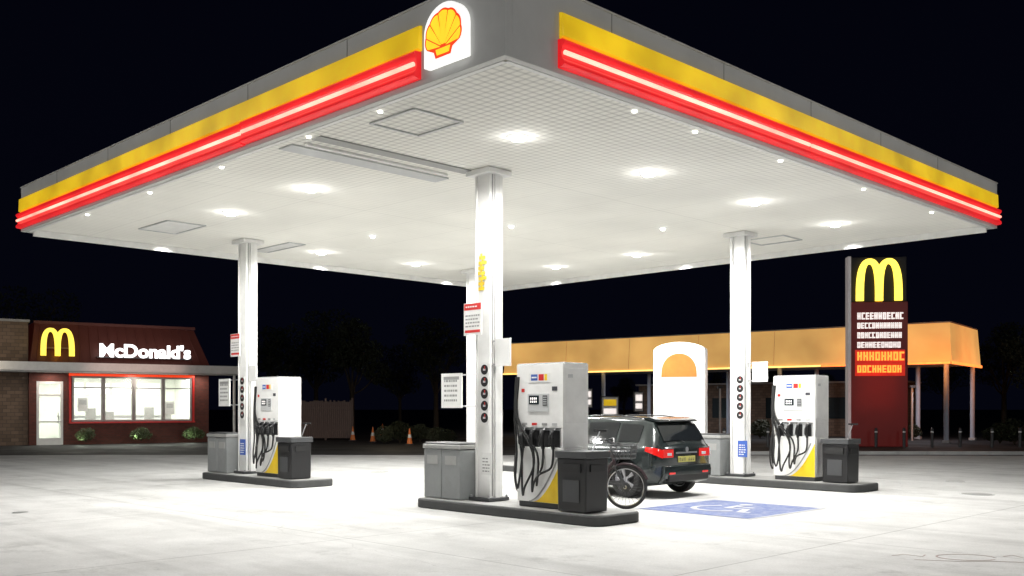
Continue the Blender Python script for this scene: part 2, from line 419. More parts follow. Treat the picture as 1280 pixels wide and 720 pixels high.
# ---------------------------------------------------------------- canopy
SA,TB,ZC,ZT=14.35,13.9,5.30,6.15
ZL=5.245
can=empty('fuel_canopy',W(0,0,0),THETA,label='large flat forecourt canopy with red and yellow lit fascia',cat='canopy')
mb=MB(); mb.add([(-SA+.05,.05,ZC),(-.05,.05,ZC),(-.05,TB-.05,ZC),(-SA+.05,TB-.05,ZC),(-SA+.05,.05,ZC+.06),(-.05,.05,ZC+.06),(-.05,TB-.05,ZC+.06),(-SA+.05,TB-.05,ZC+.06)],[(3,2,1,0),(4,5,6,7),(0,1,5,4),(1,2,6,5),(2,3,7,6),(3,0,4,7)],'ceiling'); obj('ceiling',mb,can)
mb=MB(); mb.box((-SA/2,TB/2,ZC+.45),(SA-.12,TB-.12,.7),'grey'); obj('roof',mb,can)
def fascia(cx,cy,dx,dy):
    mb=MB(); mb.box((cx,cy,(ZT+ZL)/2),(dx,dy,ZT-ZL),'fascia'); mb.box((cx,cy,ZT+.012),(dx+.03,dy+.03,.02),'fascia')
    obj('fascia',mb,can,bevel=.006)
fascia(-SA/2,.05,SA,.1); fascia(-.05,TB/2+.05,.1,TB-.1); fascia(-SA/2,TB,SA,.1); fascia(-SA+.05,TB/2,.1,TB-.22)
boxobj('edge_trim',can,(-SA/2,.14,5.27),(SA-.3,.06,.05),'white'); boxobj('edge_trim',can,(-.14,TB/2,5.27),(.06,TB-.3,.05),'white')
boxobj('edge_trim',can,(-SA/2,TB-.12,5.23),(SA-.3,.05,.13),'white2'); boxobj('edge_trim',can,(-SA+.13,TB/2,5.23),(.05,TB-.4,.13),'white2')
for k in range(1,6): boxobj('panel_joint',can,(-SA*k/6-.4,-.003,6.03),(.012,.006,.24),'grey'); boxobj('panel_joint',can,(.003,TB*k/6-.6,6.03),(.006,.012,.24),'grey')
mb=MB(); mb.prism([(0,5.92),(-.05,5.905),(-.06,5.65),(0,5.63)],'x',-SA+.02,-1.34,'yellowglow'); obj('fascia_band',mb,can,bevel=.008)
mb=MB(); mb.prism([(0,5.92),(.05,5.905),(.06,5.65),(0,5.63)],'y',.82,TB-.03,'yellowglow'); obj('fascia_band',mb,can,bevel=.008)
def lightbar(side,a,b,dz=0,off=0):
    mb=MB()
    pr=[(0,5.615),(.075,5.61),(.095,5.59),(.088,5.555),(.06,5.53),(.052,5.465),(.06,5.40),(.088,5.375),(.095,5.335),(.075,5.315),(0,5.305)]
    pr=[((p[0]+off) if p[0]>0 else 0,p[1]+dz) for p in pr]
    n=len(pr)
    def mk(p,q): return (q,-p[0],p[1]) if side=='L' else (p[0],q,p[1])
    A=[mk(p,a) for p in pr]; B=[mk(p,b) for p in pr]
    mb.add(A+B,[(i,(i+1)%n,n+(i+1)%n,n+i) for i in range(n)],'redglow')
    for E in (A,B): mb.add(E,[(0,1,2,3),(0,3,4,5),(0,5,10),(10,5,6,7),(10,7,8,9)],'redglow')
    o=obj('light_bar',mb,can)
    q=.076+off
    mb=MB()
    if side=='L': mb.cyl((a+.03,-q,5.465+dz),(b-.03,-q,5.465+dz),.026,'redtube',12)
    else: mb.cyl((q,a+.03,5.465+dz),(q,b-.03,5.465+dz),.026,'redtube',12)
    obj('light_tube',mb,o)
lightbar('L',-SA-.03,-5.25); lightbar('L',-5.235,-1.36,.010,.010)
lightbar('R',.80,6.2,.0,.0); lightbar('R',6.21,TB+.04)
es=obj('emblem_sign',None,can,loc=(-.86,0,5.365))
wv_=.335; pts=[(-wv_,0),(wv_,0),(wv_,.36)]
for i in range(1,16):
    a=PI*i/16; pts.append((wv_*math.cos(a),.36+.29*math.sin(a)))
pts.append((-wv_,.36))
mb=MB(); mb.prism(pts,'y',-.10,-.001,'signwhite'); obj('sign_board',mb,es,bevel=.01)
def shellR(th): return .56*(math.cos(th*.60))**.9
def pecten(mb,cx,cz,sc_,y,red,yel):
    out=[];n=7;TM=math.radians(84)
    K=84
    for i in range(K+1):
        th=-TM+2*TM*i/K; ph=(i*n/K)%1
        R=shellR(th)*(1+.035*math.sin(PI*ph))
        out.append((cx+sc_*R*math.sin(th),cz+sc_*R*math.cos(th)))
    out+= [(cx+sc_*.21,cz-sc_*.03),(cx+sc_*.17,cz-sc_*.13),(cx-sc_*.17,cz-sc_*.13),(cx-sc_*.21,cz-sc_*.03)]
    vs=[(cx,y,cz+.02)]+[(p[0],y,p[1]) for p in out]; N_=len(out)
    mb.add(vs,[(0,1+i,1+(i+1)%N_) for i in range(N_)],red)
    for k in range(n):
        t0=-TM+2*TM*k/n; t1=-TM+2*TM*(k+1)/n; g=(t1-t0)*.045
        poly=[]
        r0=.05+.01*abs(k-3)
        for j in range(9):
            th=t0+g+(t1-t0-2*g)*j/8
            R=shellR(th)*(1+.035*math.sin(PI*j/8))-.032
            poly.append((cx+sc_*R*math.sin(th),y-.003,cz+sc_*R*math.cos(th)))
        tm=(t0+t1)/2
        poly.append((cx+sc_*(r0*math.sin(tm)+.014),y-.003,cz+sc_*r0*math.cos(tm)))
        poly.append((cx+sc_*(r0*math.sin(tm)-.014),y-.003,cz+sc_*r0*math.cos(tm)))
        mb.add(poly,[tuple(range(len(poly)))],yel)
    mb.add([(cx-sc_*.165,y-.003,cz-.0*sc_),(cx+sc_*.165,y-.003,cz),(cx+sc_*.135,y-.003,cz-sc_*.09),(cx-sc_*.135,y-.003,cz-sc_*.09)],[(0,1,2,3)],yel)
mb=MB(); pecten(mb,0,.155,.74,-.106,'signred','signyel'); obj('shell_emblem',mb,es)

lamp_st=[(2.2,2.4),(2.2,5.3),(2.2,8.4),(2.2,11.4),(6.9,2.15),(9.7,2.2),(12.5,6.1),(12.4,8.9),(10.2,11.8),(7.45,11.7),(6.9,6.9),(4.9,9.3),(9.8,5.6)]
for i,(s,t) in enumerate(lamp_st):
    big=1.0 if i<10 else .5
    r=.12 if i<10 else .05
    mb=MB(); mb.cyl((-s,t,ZC-.02),(-s,t,ZC-.0005),r+.02,'white',24,r1=r+.05); mb.cyl((-s,t,ZC-.055),(-s,t,ZC-.021),r*.7,'lampglass',24,r1=r)
    obj('ceiling_lamp',mb,can)
    light('ceiling_lamp_spot','SPOT',(-s,t,ZC-.09),665*big,(1,.985,.955),can,spot_size=math.radians(174),spot_blend=.3,shadow_soft_size=.15)
    if i<10: light('ceiling_lamp_halo','POINT',(-s,t,ZC-.18),4.5,(1,.985,.955),can,shadow_soft_size=.06)
for k,(x,y) in enumerate(((-2.6,.36),(-4.2,.36),(-6.6,.36),(-9.1,.36),(-11.8,.36),(-.36,2.6),(-.36,3.9),(-.36,6.1),(-.36,8.8),(-.36,11.6))):
    mb=MB(); mb.cyl((x,y,ZC-.02),(x,y,ZC-.0005),.03,'glintglow',12); obj('edge_glint',mb,can)  # glowing discs stand in for reflected glints along the front edges
def edge_fill(x,y,dx,dy,e):  # added spots aimed outward to brighten the ground past the canopy
    d=Vector((dx,dy,-1.0)); q=d.to_track_quat('-Z','Y').to_euler()
    light('added_edge_light','SPOT',(x,y,ZC-.09),e,(1,.985,.955),can,spot_size=math.radians(100),spot_blend=.9,shadow_soft_size=.15,rot=q)
for x in (-3,-7.5,-12): edge_fill(x,.35,0,-.75,400); edge_fill(x,TB-.4,0,.75,220)
for y in (3,7.2,11.5): edge_fill(-.35,y,.75,0,400); edge_fill(-SA+.4,y,-.75,0,260)
def hatch(s,t,ds,dt,fill=None):
    mb=MB(); z=ZC-.012
    for (a,b,c,d) in ((-s-ds/2,t,.035,dt),(-s+ds/2,t,.035,dt),(-s,t-dt/2,ds,.035),(-s,t+dt/2,ds,.035)): mb.box((a,b,z),(c,d,.02),'lgrey')
    if fill: mb.box((-s,t,ZC-.008),(ds-.06,dt-.06,.012),fill)
    obj('ceiling_hatch',mb,can)
hatch(2.65,.98,.9,.8); hatch(11.9,2.1,1.3,.8,'white2'); hatch(12.6,5.0,1.6,.4,'white'); hatch(4.1,12.2,1.0,.8)
boxobj('ceiling_conduit',can,(-4.15,1.85,ZC-.012),(.22,2.8,.02),'grey'); boxobj('ceiling_conduit',can,(-4.85,1.85,ZC-.012),(.34,2.9,.02),'lgrey'); boxobj('ceiling_conduit',can,(-4.5,1.8,ZC-.02),(.05,2.6,.035),'white')
for (x,y,e) in ((-15,-5,2500),(15,-5,2500),(-27,16,1600),(27,16,1600)):  # unseen lights added to brighten the fascia and outer ground
    light('added_yard_light','POINT',(x,y,10),e,(1,.99,.975),shadow_soft_size=.5)

# ---------------------------------------------------------------- islands
isl=[(3.9,3.45),(12.26,4.03),(4.12,10.97),(12.2,10.75)]
def rrect(x0,x1,y0,y1,r,n=7):
    pts=[]
    for (cx,cy,a0) in ((x1-r,y0+r,-90),(x1-r,y1-r,0),(x0+r,y1-r,90),(x0+r,y0+r,180)):
        for i in range(n+1):
            a=math.radians(a0+90*i/n); pts.append((cx+r*math.cos(a),cy+r*math.sin(a)))
    return pts
mbc=MB()
mbc.box((0,0,2.74),(.33,.28,5.11),'white2')
mbc.box((.185,0,2.74),(.04,.10,5.08),'white'); mbc.box((.168,-.085,2.74),(.012,.02,5.0),'grey'); mbc.box((0,0,.19),(.46,.44,.05),'dgrey'); mbc.box((0,0,5.25),(.52,.50,.08),'white')
for i in (-1,1):
    for j in (-1,1): mbc.cyl((i*.2,j*.19,.2),(i*.2,j*.19,.25),.02,'steel',8)
mbc.cyl((-.1,-.165,.2),(-.1,-.165,5.2),.018,'white',8)
col_me=mbc.mesh('column')
for (s,t) in isl:
    obj('column',col_me,can,loc=(-s,t,0),bevel=.008)

def build_island(i,s,t):
    x1=2.65 if i!=2 else 2.85
    root=empty('pump_island',W(s,t,0),THETA,label='low raised concrete island with rounded dark kerb',cat='pump island',group='fuel pump islands')
    mb=MB(); mb.prism(rrect(-1.25,x1,-.52,.52,.22),'z',.004,.148,'kerbside',False); obj('kerb',mb,root,bevel=.02)
    mb=MB(); mb.prism(rrect(-1.21,x1-.04,-.48,.48,.18),'z',.1485,.156,'kerbtop'); obj('island_top',mb,root)
for i,(s,t) in enumerate(isl): build_island(i,s,t)

# ----- dispenser
def build_dispenser():
    root=empty('fuel_dispenser',(0,0,0),0,label='white slab fuel dispenser with black hoses and yellow swoosh',cat='fuel pump',group='fuel pumps')
    mb=MB(); mb.box((0,0,.04),(.88,.5,.08),'dgrey'); mb.box((0,0,.48),(.92,.54,.80),'white2'); obj('cabinet',mb,root,bevel=.012)
    mb=MB(); mb.box((0,0,1.02),(.86,.44,.27),'lgrey'); mb.box((.44,0,1.02),(.04,.54,.28),'white2'); mb.box((-.44,0,1.02),(.04,.54,.28),'white2')
    obj('nozzle_bay',mb,root,bevel=.006)
    mb=MB(); mb.box((0,0,1.62),(.92,.54,.92),'white2'); mb.box((0,0,2.085),(.90,.52,.02),'lgrey')
    mb.box((.4625,0,1.62),(.006,.44,.78),'white'); mb.box((.467,-.12,1.9),(.005,.10,.05),'lgrey')
    obj('head',mb,root,bevel=.015)
    boxobj('side_panel',root,(.463,0,.5),(.006,.44,.68),'white')
    rh=random.Random(8)
    for sg in (-1,1):
        mb=MB(); f=lambda x,z,dx,dz,m,d=.006,y=.272:(mb.box((x,sg*y,z),(dx,d,dz),m))
        f(-.02,1.52,.42,.26,'lgrey',.02); f(-.10,1.56,.20,.13,'screen',.03); f(.12,1.55,.09,.15,'dgrey',.03)
        for a in range(3):
            for b in range(4): f(.095+a*.025,1.50+b*.032,.016,.018,'lgrey',.038)
        for a in range(4): f(-.16+a*.036,1.58,.022,.032,'lettersdim',.034)
        for a in range(4): f(-.16+a*.036,1.535,.022,.030,'lettersdim',.034)
        obj('display',mb,root,bevel=.003)
        mb=MB(); f(.0,1.88,.42,.13,'white',.008); f(-.10,1.885,.13,.09,'blue',.012); f(.04,1.885,.10,.09,'red',.012); f(.13,1.885,.05,.09,'yellow',.012); f(-.1,1.885,.1,.02,'white',.016)
        obj('brand_panel',mb,root)
        for k,c in enumerate(('grey','red','grey','lgrey')):
            boxobj('grade_label',root,(-.3+k*.2,sg*.2735,1.21),(.10,.006,.035),c)
        boxobj('notice_sticker',root,(.30,sg*.2735,1.72),(.10,.005,.06),'ink'); boxobj('notice_sticker',root,(-.33,sg*.2735,1.70),(.06,.005,.05),'red')
        mb=MB(); A=[];B=[]
        for k in range(15):
            q=k/14; x=-.12+.572*q; top=.085+.66*q**1.7
            A.append((x,.085)); B.append((x,top)); 
        mb.strip2(A,B,'yellow','y',sg*.2725,sg*.2765); obj('swoosh_panel',mb,root)
        mb=MB(); A=[(p[0]-.07,p[1]) for p in B]; Bq=[(p[0]-.095,p[1]+.008) for p in B]
        mb.strip2(A,Bq,'grey','y',sg*.2725,sg*.276); obj('swoosh_line',mb,root)
        for k in range(4):
            x=-.3+k*.2
            mb=MB()
            mb.box((x,sg*.235,1.0),(.11,.05,.24),'black')
            mb.tube([(x,sg*.30,.86),(x,sg*.335,.95),(x,sg*.33,1.05),(x,sg*.29,1.12)],.026,'black',8)
            mb.tube([(x,sg*.33,.9),(x,sg*.39,.93),(x,sg*.385,1.03),(x,sg*.335,1.08)],.010,'black',6)
            mb.cyl((x,sg*.29,1.1),(x,sg*.25,1.16),.014,'steel',8)
            mb.cyl((x,sg*.335,.93),(x,sg*.336,1.02),.031,'rubber',8)
            obj('nozzle',mb,root)
            mb=MB(); ph=(k-1.5)
            bx=x-.05*ph+rh.uniform(-.05,.05); jz=rh.uniform(-.05,.12)
            mb.tube([(x,sg*.30,.87),(x+.02+rh.uniform(-.03,.03),sg*.34,.6),(bx-.03,sg*(.40+.02*k),.28+.04*k+jz),(bx-.09,sg*(.38+.02*k),.16+.03*k+jz),(bx-.15,sg*.36,.35+jz),(bx-.17+rh.uniform(-.04,.04),sg*.33,.8),(-.475+.02*k,sg*.30,1.3),(-.475+.02*k,sg*.27,1.9)],.0165,'rubber',7)
            obj('hose',mb,root)
    for k in range(3):
        mb=MB(); y=-.16+k*.16; j=rh.uniform(-.05,.05)
        mb.tube([(-.465,y,1.95),(-.51,y,1.6),(-.57-.03*k+j,y-.02,1.0),(-.63-.02*k+j,y-.03,.5),(-.60+j,y,.22),(-.54,y+.04,.3),(-.49,y+.05,.8),(-.48,y+.04,1.1)],.0165,'rubber',7)
        obj('hose',mb,root)
    return root
disp=build_dispenser()
D0=disp
def isl_pt(i,x,y,z=.157):
    s,t=isl[i]; return W(s-x,t+y,z)
D0.location=isl_pt(0,1.35,0); D0.rotation_euler=(0,0,THETA)
for i in (1,2): copy_thing(D0,isl_pt(i,1.25 if i==1 else 1.4,0),THETA)

root=empty('forecourt_bin',isl_pt(0,2.13,-.22),THETA,label='black lidded forecourt bin with windscreen wash tray',cat='bin',group='black bins on the islands')
mb=MB(); mb.box((0,0,.38),(.52,.46,.74),'black',top=1.03); obj('bin_body',mb,root,bevel=.02)
mb=MB(); mb.box((0,0,.80),(.58,.52,.10),'dgrey'); mb.box((0,0,.765),(.56,.5,.02),'black'); obj('lid',mb,root,bevel=.02)
boxobj('flap',root,(0,-.246,.62),(.36,.02,.12),'rubber'); boxobj('front_panel',root,(.0,-.243,.3),(.3,.006,.3),'dgrey'); boxobj('flap',root,(.272,0,.62),(.02,.3,.1),'rubber')
mb=MB(); mb.cyl((.1,.1,.85),(.16,.18,1.12),.009,'steel',8); mb.box((.165,.19,1.13),(.18,.03,.03),'rubber',rz=.5); obj('squeegee',mb,root)
for i in (1,2): copy_thing(root,isl_pt(i,2.13+.2*(i==2),-.16),THETA)
root=empty('service_cabinet',isl_pt(0,-.70,-.12),THETA,label='mid grey box bin with darker lid beside column',cat='storage box',group='grey boxes on the islands')
mb=MB(); mb.box((-.22,0,.4),(.432,.5,.78),'midgrey'); mb.box((.22,0,.4),(.432,.5,.78),'midgrey'); obj('box_body',mb,root,bevel=.012)
mb=MB(); mb.box((0,0,.83),(.9,.54,.07),'grey'); mb.box((0,0,.88),(.84,.48,.03),'dgrey'); obj('lid',mb,root,bevel=.015)
boxobj('flap',root,(-.22,-.253,.62),(.26,.01,.14),'grey'); boxobj('flap',root,(.22,-.253,.62),(.26,.01,.14),'grey')
for i in (1,2): copy_thing(root,isl_pt(i,-.70,-.12),THETA)

# ----- posters / placards
def textlines(mb,cx,cz,w_,h_,n,y,m='ink',seed=0):
    rr=random.Random(seed)
    for k in range(n):
        z=cz+h_/2-(k+.5)*h_/n; x=cx-w_/2; 
        while x<cx+w_/2-.03:
            l=rr.uniform(.02,.06); l=min(l,cx+w_/2-x); mb.box((x+l/2,y,z),(l,.002,h_/n*.42),m); x+=l+.015
def column_poster(i):
    root=empty('price_poster',isl_pt(i,-.10,-.245,2.75),THETA,label='white notice with red header fixed to the column',cat='poster',group='red headed notices on the columns')
    mb=MB(); mb.box((0,0,.23),(.40,.02,.5),'white'); mb.box((0,-.012,.42),(.38,.004,.10),'red'); textlines(mb,0,.2,.32,.22,4,-.012,'grey',i); textlines(mb,0,.42,.3,.05,1,-.016,'white',i+3); mb.box((0,-.012,.04),(.34,.004,.04),'red')
    obj('poster_board',mb,root); mb=MB(); mb.box((.05,.05,.23),(.05,.1,.04),'steel'); obj('bracket',mb,root)
for i in (0,1): column_poster(i)
def placard(i,x,y,z,w_,h_,seed,arm):
    root=empty('hanging_placard',isl_pt(i,x,y,z),THETA,label='small white printed placard on a metal arm',cat='placard',group='white placards beside the columns')
    mb=MB(); mb.box((0,0,0),(w_,.02,h_),'white2')
    if seed: textlines(mb,0,0,w_*.7,h_*.7,5,-.0115,'grey',seed); mb.box((0,-.0115,h_*.36),(w_*.75,.003,h_*.09),'grey')
    obj('placard_board',mb,root,bevel=.004)
    mb=MB(); mb.cyl((0,.015,h_/2-.03),(arm,.015,h_/2-.03),.012,'steel',8); obj('arm',mb,root); mb=MB(); mb.cyl((0,.015,-h_/2+.03),(arm,.015,-h_/2+.03),.012,'steel',8); obj('arm',mb,root)
placard(0,-.82,-.05,1.88,.50,.56,1,.7); placard(1,-.95,-.05,1.95,.5,.62,2,.8); placard(2,.50,-.05,2.35,.36,.42,0,-.35); placard(0,.42,-.1,2.45,.34,.42,0,-.3); placard(1,.38,-.1,2.35,.3,.35,0,-.25)
root=empty('yellow_sticker',isl_pt(0,0,-.15,3.45),THETA,label='yellow vertical lettering sticker high on the column',cat='sticker')
mb=MB(); rr=random.Random(4)
for k in range(7): mb.box((rr.uniform(-.02,.02),0,k*.08),(.15+rr.uniform(-.03,.04),.006,.05),'yellow'); mb.box((rr.uniform(-.03,.03),0,k*.08+.03),(.04,.0062,.07),'yellow')
obj('sticker_face',mb,root)
for i in (0,1,2):
    root=empty('safety_sign',isl_pt(i,.12,-.20,1.40),THETA,label='strip of round dark safety pictograms on the column',cat='safety sign',group='pictogram strips on the columns')
    mb=MB(); mb.box((0,0,.42),(.17,.012,.96),'white'); 
    for k in range(5):
        z=.05+k*.185; mb.cyl((0,-.007,z),(0,-.012,z),.078,'black',18); mb.box((0,-.0135,z),(.05,.003,.03),'lgrey'); mb.box((.01,-.0135,z+.03),(.015,.0035,.05),'red')
    obj('pictogram_strip',mb,root)
    root=empty('notice_board',isl_pt(i,.20,-.24,.75),THETA,label='dark blue printed notice low on the column',cat='notice',group='blue notices on the columns')
    mb=MB(); mb.box((0,0,0),(.22,.015,.34),'blue' if i else 'white'); textlines(mb,0,-.02,.16,.24,5,-.009,'white' if i else 'grey',i+20); obj('notice_face',mb,root)

# ---------------------------------------------------------------- car
def lerp(a,b,t): return a+(b-a)*t
ST=[(0,.42,.92,.97,.70,.62),(.05,.33,.95,1.04,.80,.655),(.15,.27,.97,1.20,.865,.65),(.32,.235,.98,1.42,.89,.61),(.6,.21,.97,1.475,.9,.60),(1.5,.2,.95,1.50,.905,.61),(2.3,.2,.93,1.485,.905,.61),(2.75,.2,.92,1.41,.905,.60),(3.1,.2,.92,1.20,.9,.62),(3.42,.2,.93,1.01,.895,.66),(3.9,.22,.86,.91,.86,.68),(4.18,.26,.72,.77,.78,.62),(4.3,.35,.60,.64,.66,.55)]
def station(x):
    for a,b in zip(ST,ST[1:]):
        if x<=b[0]+1e-9:
            t=(x-a[0])/(b[0]-a[0]); t=max(0,min(1,t)); return [lerp(p,q,t) for p,q in zip(a,b)]
    return list(ST[-1])
def ring(x):
    _,zb,zl,zt,w_,wr=station(x)
    return [(0,zb),(w_*.84,zb),(w_*.96,zb+.08),(w_*.985,zb+.2),(w_*1.0,.60 if zl>.7 else zl*.8),(w_*.992,zl-.14),(w_*.975,zl-.05),(w_*.945,zl),(lerp(w_*.945,wr+.03,.5)+.008,lerp(zl,zt-.06,.5)),(wr+.03,zt-.06),(wr-.01,zt-.02),(wr*.8,zt),(0,zt+.015)]
car=empty('parked_car',W(3.05,7.5,.004),THETA+PI,label='dark grey compact SUV parked facing away beside the pump',cat='car')
car.scale=(.86,1,.955)
xs=sorted(set([0,.02,.05,.1,.15,.22,.32,.4,.5,.6]+[.6+i*.15 for i in range(18)]+[3.1,3.25,3.42,3.6,3.75,3.9,4.05,4.18,4.25,4.3]))
vs=[];fs=[];n=13
full=2*(n-1)
for x in xs:
    r=ring(x); R=[( x, p[0],p[1]) for p in r]; L=[(x,-p[0],p[1]) for p in reversed(r[1:-1])]
    vs+=R+L
for i in range(len(xs)-1):
    for k in range(full): fs.append((i*full+k,i*full+(k+1)%full,(i+1)*full+(k+1)%full,(i+1)*full+k))
fs.append(tuple(range(full))); fs.append(tuple(reversed(range((len(xs)-1)*full,len(xs)*full))))
mb=MB(); mb.add(vs,fs,'carpaint',True); body=obj('body',mb,car)
mbk=MB()
for x in (.80,3.42): mbk.cyl((x,.55,.33),(x,1.1,.33),.41,'black',40); mbk.cyl((x,-1.1,.33),(x,-.55,.33),.41,'black',40)
cut=obj('cutter',mbk,car)
md=body.modifiers.new('b','BOOLEAN'); md.object=cut; md.operation='DIFFERENCE'; md.solver='EXACT'
bpy.context.view_layer.update()
dg=bpy.context.evaluated_depsgraph_get(); me=bpy.data.meshes.new_from_object(body.evaluated_get(dg))
body.modifiers.clear(); 
if len(me.polygons)>50: body.data=me
body.name='body'
bpy.data.objects.remove(cut)
try: body.data.set_sharp_from_angle(angle=math.radians(38))
except Exception: pass
def sidewin(x0,x1,nm,v0=.10,v1=.92):
    for sg in (1,-1):
        mb=MB();V=[];F=[];K=10
        for i in range(K+1):
            x=lerp(x0,x1,i/K)
            r=ring(x); a,b,c=r[7],r[8],r[9]
            for j in range(7):
                v=lerp(v0,v1,j/6)
                p=(lerp(a[0],b[0],v*2),lerp(a[1],b[1],v*2)) if v<.5 else (lerp(b[0],c[0],v*2-1),lerp(b[1],c[1],v*2-1))
                V.append((x,sg*(p[0]+.008),p[1]+.004))
        for i in range(K):
            for j in range(6): F.append((i*7+j,(i+1)*7+j,(i+1)*7+j+1,i*7+j+1))
        mb.add(V,F,'carglass',True); obj(nm,mb,car)
sidewin(.50,1.05,'side_window',.16,.88); sidewin(1.12,1.95,'side_window'); sidewin(2.03,2.95,'side_window')
mb=MB();V=[];F=[]
for i in range(7):
    x=lerp(.055,.27,i/6); s_=station(x); zt=s_[3]; hw=s_[5]-.05
    for j in range(9):
        y=lerp(-hw,hw,j/8); V.append((x-.014,y,zt+.022-.012*abs(y)**2))
for i in range(6):
    for j in range(8): F.append((i*9+j,(i+1)*9+j,(i+1)*9+j+1,i*9+j+1))
mb.add(V,F,'carglass',True); obj('rear_window',mb,car)
mb=MB();V=[];F=[]
for i in range(7):
    x=lerp(2.82,3.38,i/6); s_=station(x); zt=s_[3]; hw=s_[5]-.03
    for j in range(9):
        y=lerp(-hw,hw,j/8); V.append((x+.01,y,zt+.02-.01*abs(y)**2))
for i in range(6):
    for j in range(8): F.append((i*9+j,(i+1)*9+j,(i+1)*9+j+1,i*9+j+1))
mb.add(V,F,'carglass',True); obj('windscreen',mb,car)
mb=MB(); mb.prism([(.20,1.415),(.19,1.44),(.45,1.5),(.6,1.495),(.6,1.47),(.3,1.42)],'y',-.58,.58,'carpaint'); obj('spoiler',mb,car,bevel=.008)
for sg in (1,-1):
    mb=MB(); V=[];F=[]
    xs2=[.0,.02,.05,.1,.15,.22,.30]
    for x in xs2:
        r=ring(x); zl=station(x)[2]
        for j in range(5):
            z=lerp(zl-.17+.25*x,zl-.02,j/4)
            yy=None
            for a,b in zip(r[4:8],r[5:9]):
                if min(a[1],b[1])-1e-6<=z<=max(a[1],b[1])+1e-6 and abs(b[1]-a[1])>1e-6:
                    yy=lerp(a[0],b[0],(z-a[1])/(b[1]-a[1])); break
            if yy is None: yy=r[6][0]
            V.append((x-.012,sg*(yy+.012),z))
    for i in range(len(xs2)-1):
        for j in range(4): F.append((i*5+j,(i+1)*5+j,(i+1)*5+j+1,i*5+j+1))
    mb.add(V,F,'taillamp',True)
    mb.box((-.008,sg*.55,.835),(.02,.30,.15),'taillamp'); mb.box((-.02,sg*.52,.82),(.01,.12,.05),'lgrey')
    obj('tail_lamp',mb,car,bevel=.004)
mb=MB(); mb.prism([(-.06,.38),(-.07,.50),(-.05,.60),(.06,.62),(.3,.6),(.3,.3),(.05,.28)],'y',-.70,.70,'carpaint'); mb.box((-.05,0,.38),(.06,1.2,.12),'black'); mb.box((-.075,.5,.47),(.01,.18,.035),'taillamp'); mb.box((-.075,-.5,.47),(.01,.18,.035),'taillamp'); obj('bumper',mb,car,bevel=.02)
mb=MB(); mb.box((-.012,0,.72),(.02,.50,.11),'plate'); rr=random.Random(2)
for k in range(7):
    if k==3: continue
    y=-.2+k*.067; mb.box((-.023,y-.014,.72),(.003,.008,.07),'ink'); mb.box((-.023,y+.01,.72+rr.choice((-.02,.02))),(.003,.03,.01),'ink'); mb.box((-.023,y+.014,.71),(.003,.008,.05),'ink')
obj('number_plate',mb,car)
mb=MB(); mb.box((-.008,0,.84),(.02,.62,.03),'steel'); mb.cyl((-.012,0,.9),(-.026,0,.9),.045,'steel',16); obj('tailgate_trim',mb,car)
mb=MB(); mb.cyl((.03,0,1.03),(.12,.28,1.16),.008,'black',6); obj('rear_wiper',mb,car)
for sg in (1,-1):
    mb=MB(); mb.tube([(.65,sg*.56,1.48),(1.2,sg*.575,1.525),(2.0,sg*.575,1.52),(2.45,sg*.56,1.47)],.013,'black',8); obj('roof_rail',mb,car)
    mb=MB(); mb.box((2.72,sg*.98,.98),(.12,.2,.13),'carpaint'); obj('side_mirror',mb,car,bevel=.03)
    for x in (1.25,2.1):
        mb=MB(); mb.box((x,sg*.905,.86),(.17,.03,.03),'carpaint'); obj('door_handle',mb,car,bevel=.008)
    for x in (1.09,1.99,2.98): boxobj('door_seam',car,(x,sg*.9005,.62),(.010,.012,.56),'black')
    boxobj('side_sill',car,(1.9,sg*.895,.27),(2.2,.03,.08),'black')
def wheel(x,y,sg):
    r=obj('wheel',None,car,loc=(x,y,.34)); r.scale=(1/.86*.98,1,1/.955*.98)
    mb=MB(); mb.lathe([(-.10,.22),(-.105,.29),(-.09,.315),(-.06,.325),(.06,.325),(.09,.315),(.105,.29),(.10,.22)],'tyre',36); obj('tyre',mb,r)
    mb=MB(); mb.lathe([(sg*-.09,.21),(sg*.07,.205),(sg*.098,.222),(sg*.09,.228)],'rim',32); mb.cyl((0,sg*.03,0),(0,sg*.085,0),.05,'rim',16); mb.cyl((0,sg*-.02,0),(0,sg*.0,0),.2,'black',24)
    for k in range(5):
        for dd in (-.12,.12):
            a=2*PI*k/5; b=a+dd*.9
            mb.cyl((.04*math.cos(a),sg*.075,.04*math.sin(a)),(.21*math.cos(b),sg*.072,.21*math.sin(b)),.016,'rim',6)
    obj('rim',mb,r)
for x in (.80,3.42):
    for sg in (1,-1): wheel(x,sg*.79,sg)

# ---------------------------------------------------------------- bicycle
bk=empty('bicycle',(.80,15.9,.004),math.radians(-20),label='dark city bicycle with basket standing beside the pump',cat='bicycle')
def bwheel(x):
    r=obj('wheel',None,bk,loc=(x,0,.345))
    mb=MB(); mb.tube([(.322*math.cos(2*PI*i/24),0,.322*math.sin(2*PI*i/24)) for i in range(24)],.027,'tyre',8,closed=True,sub=2); obj('tyre',mb,r)
    mb=MB(); mb.tube([(.294*math.cos(2*PI*i/24),0,.294*math.sin(2*PI*i/24)) for i in range(24)],.011,'steel',6,closed=True,sub=2)
    mb.cyl((0,-.05,0),(0,.05,0),.03,'steel',10); mb.cyl((0,-.015,0),(0,-.02,0),.08,'dgrey',16)
    for k in range(24):
        a=2*PI*k/24; mb.cyl((0,(.03 if k%2 else -.03),0),(.29*math.cos(a),0,.29*math.sin(a)),.003,'dgrey',4)
    obj('rim',mb,r)
    mb=MB(); mb.tube([(.368*math.cos(a),0,.368*math.sin(a)) for a in [math.radians(q) for q in range(20,170,15)]],.022,'bikepaint',6); obj('mudguard',mb,r)
bwheel(0); bwheel(1.06)
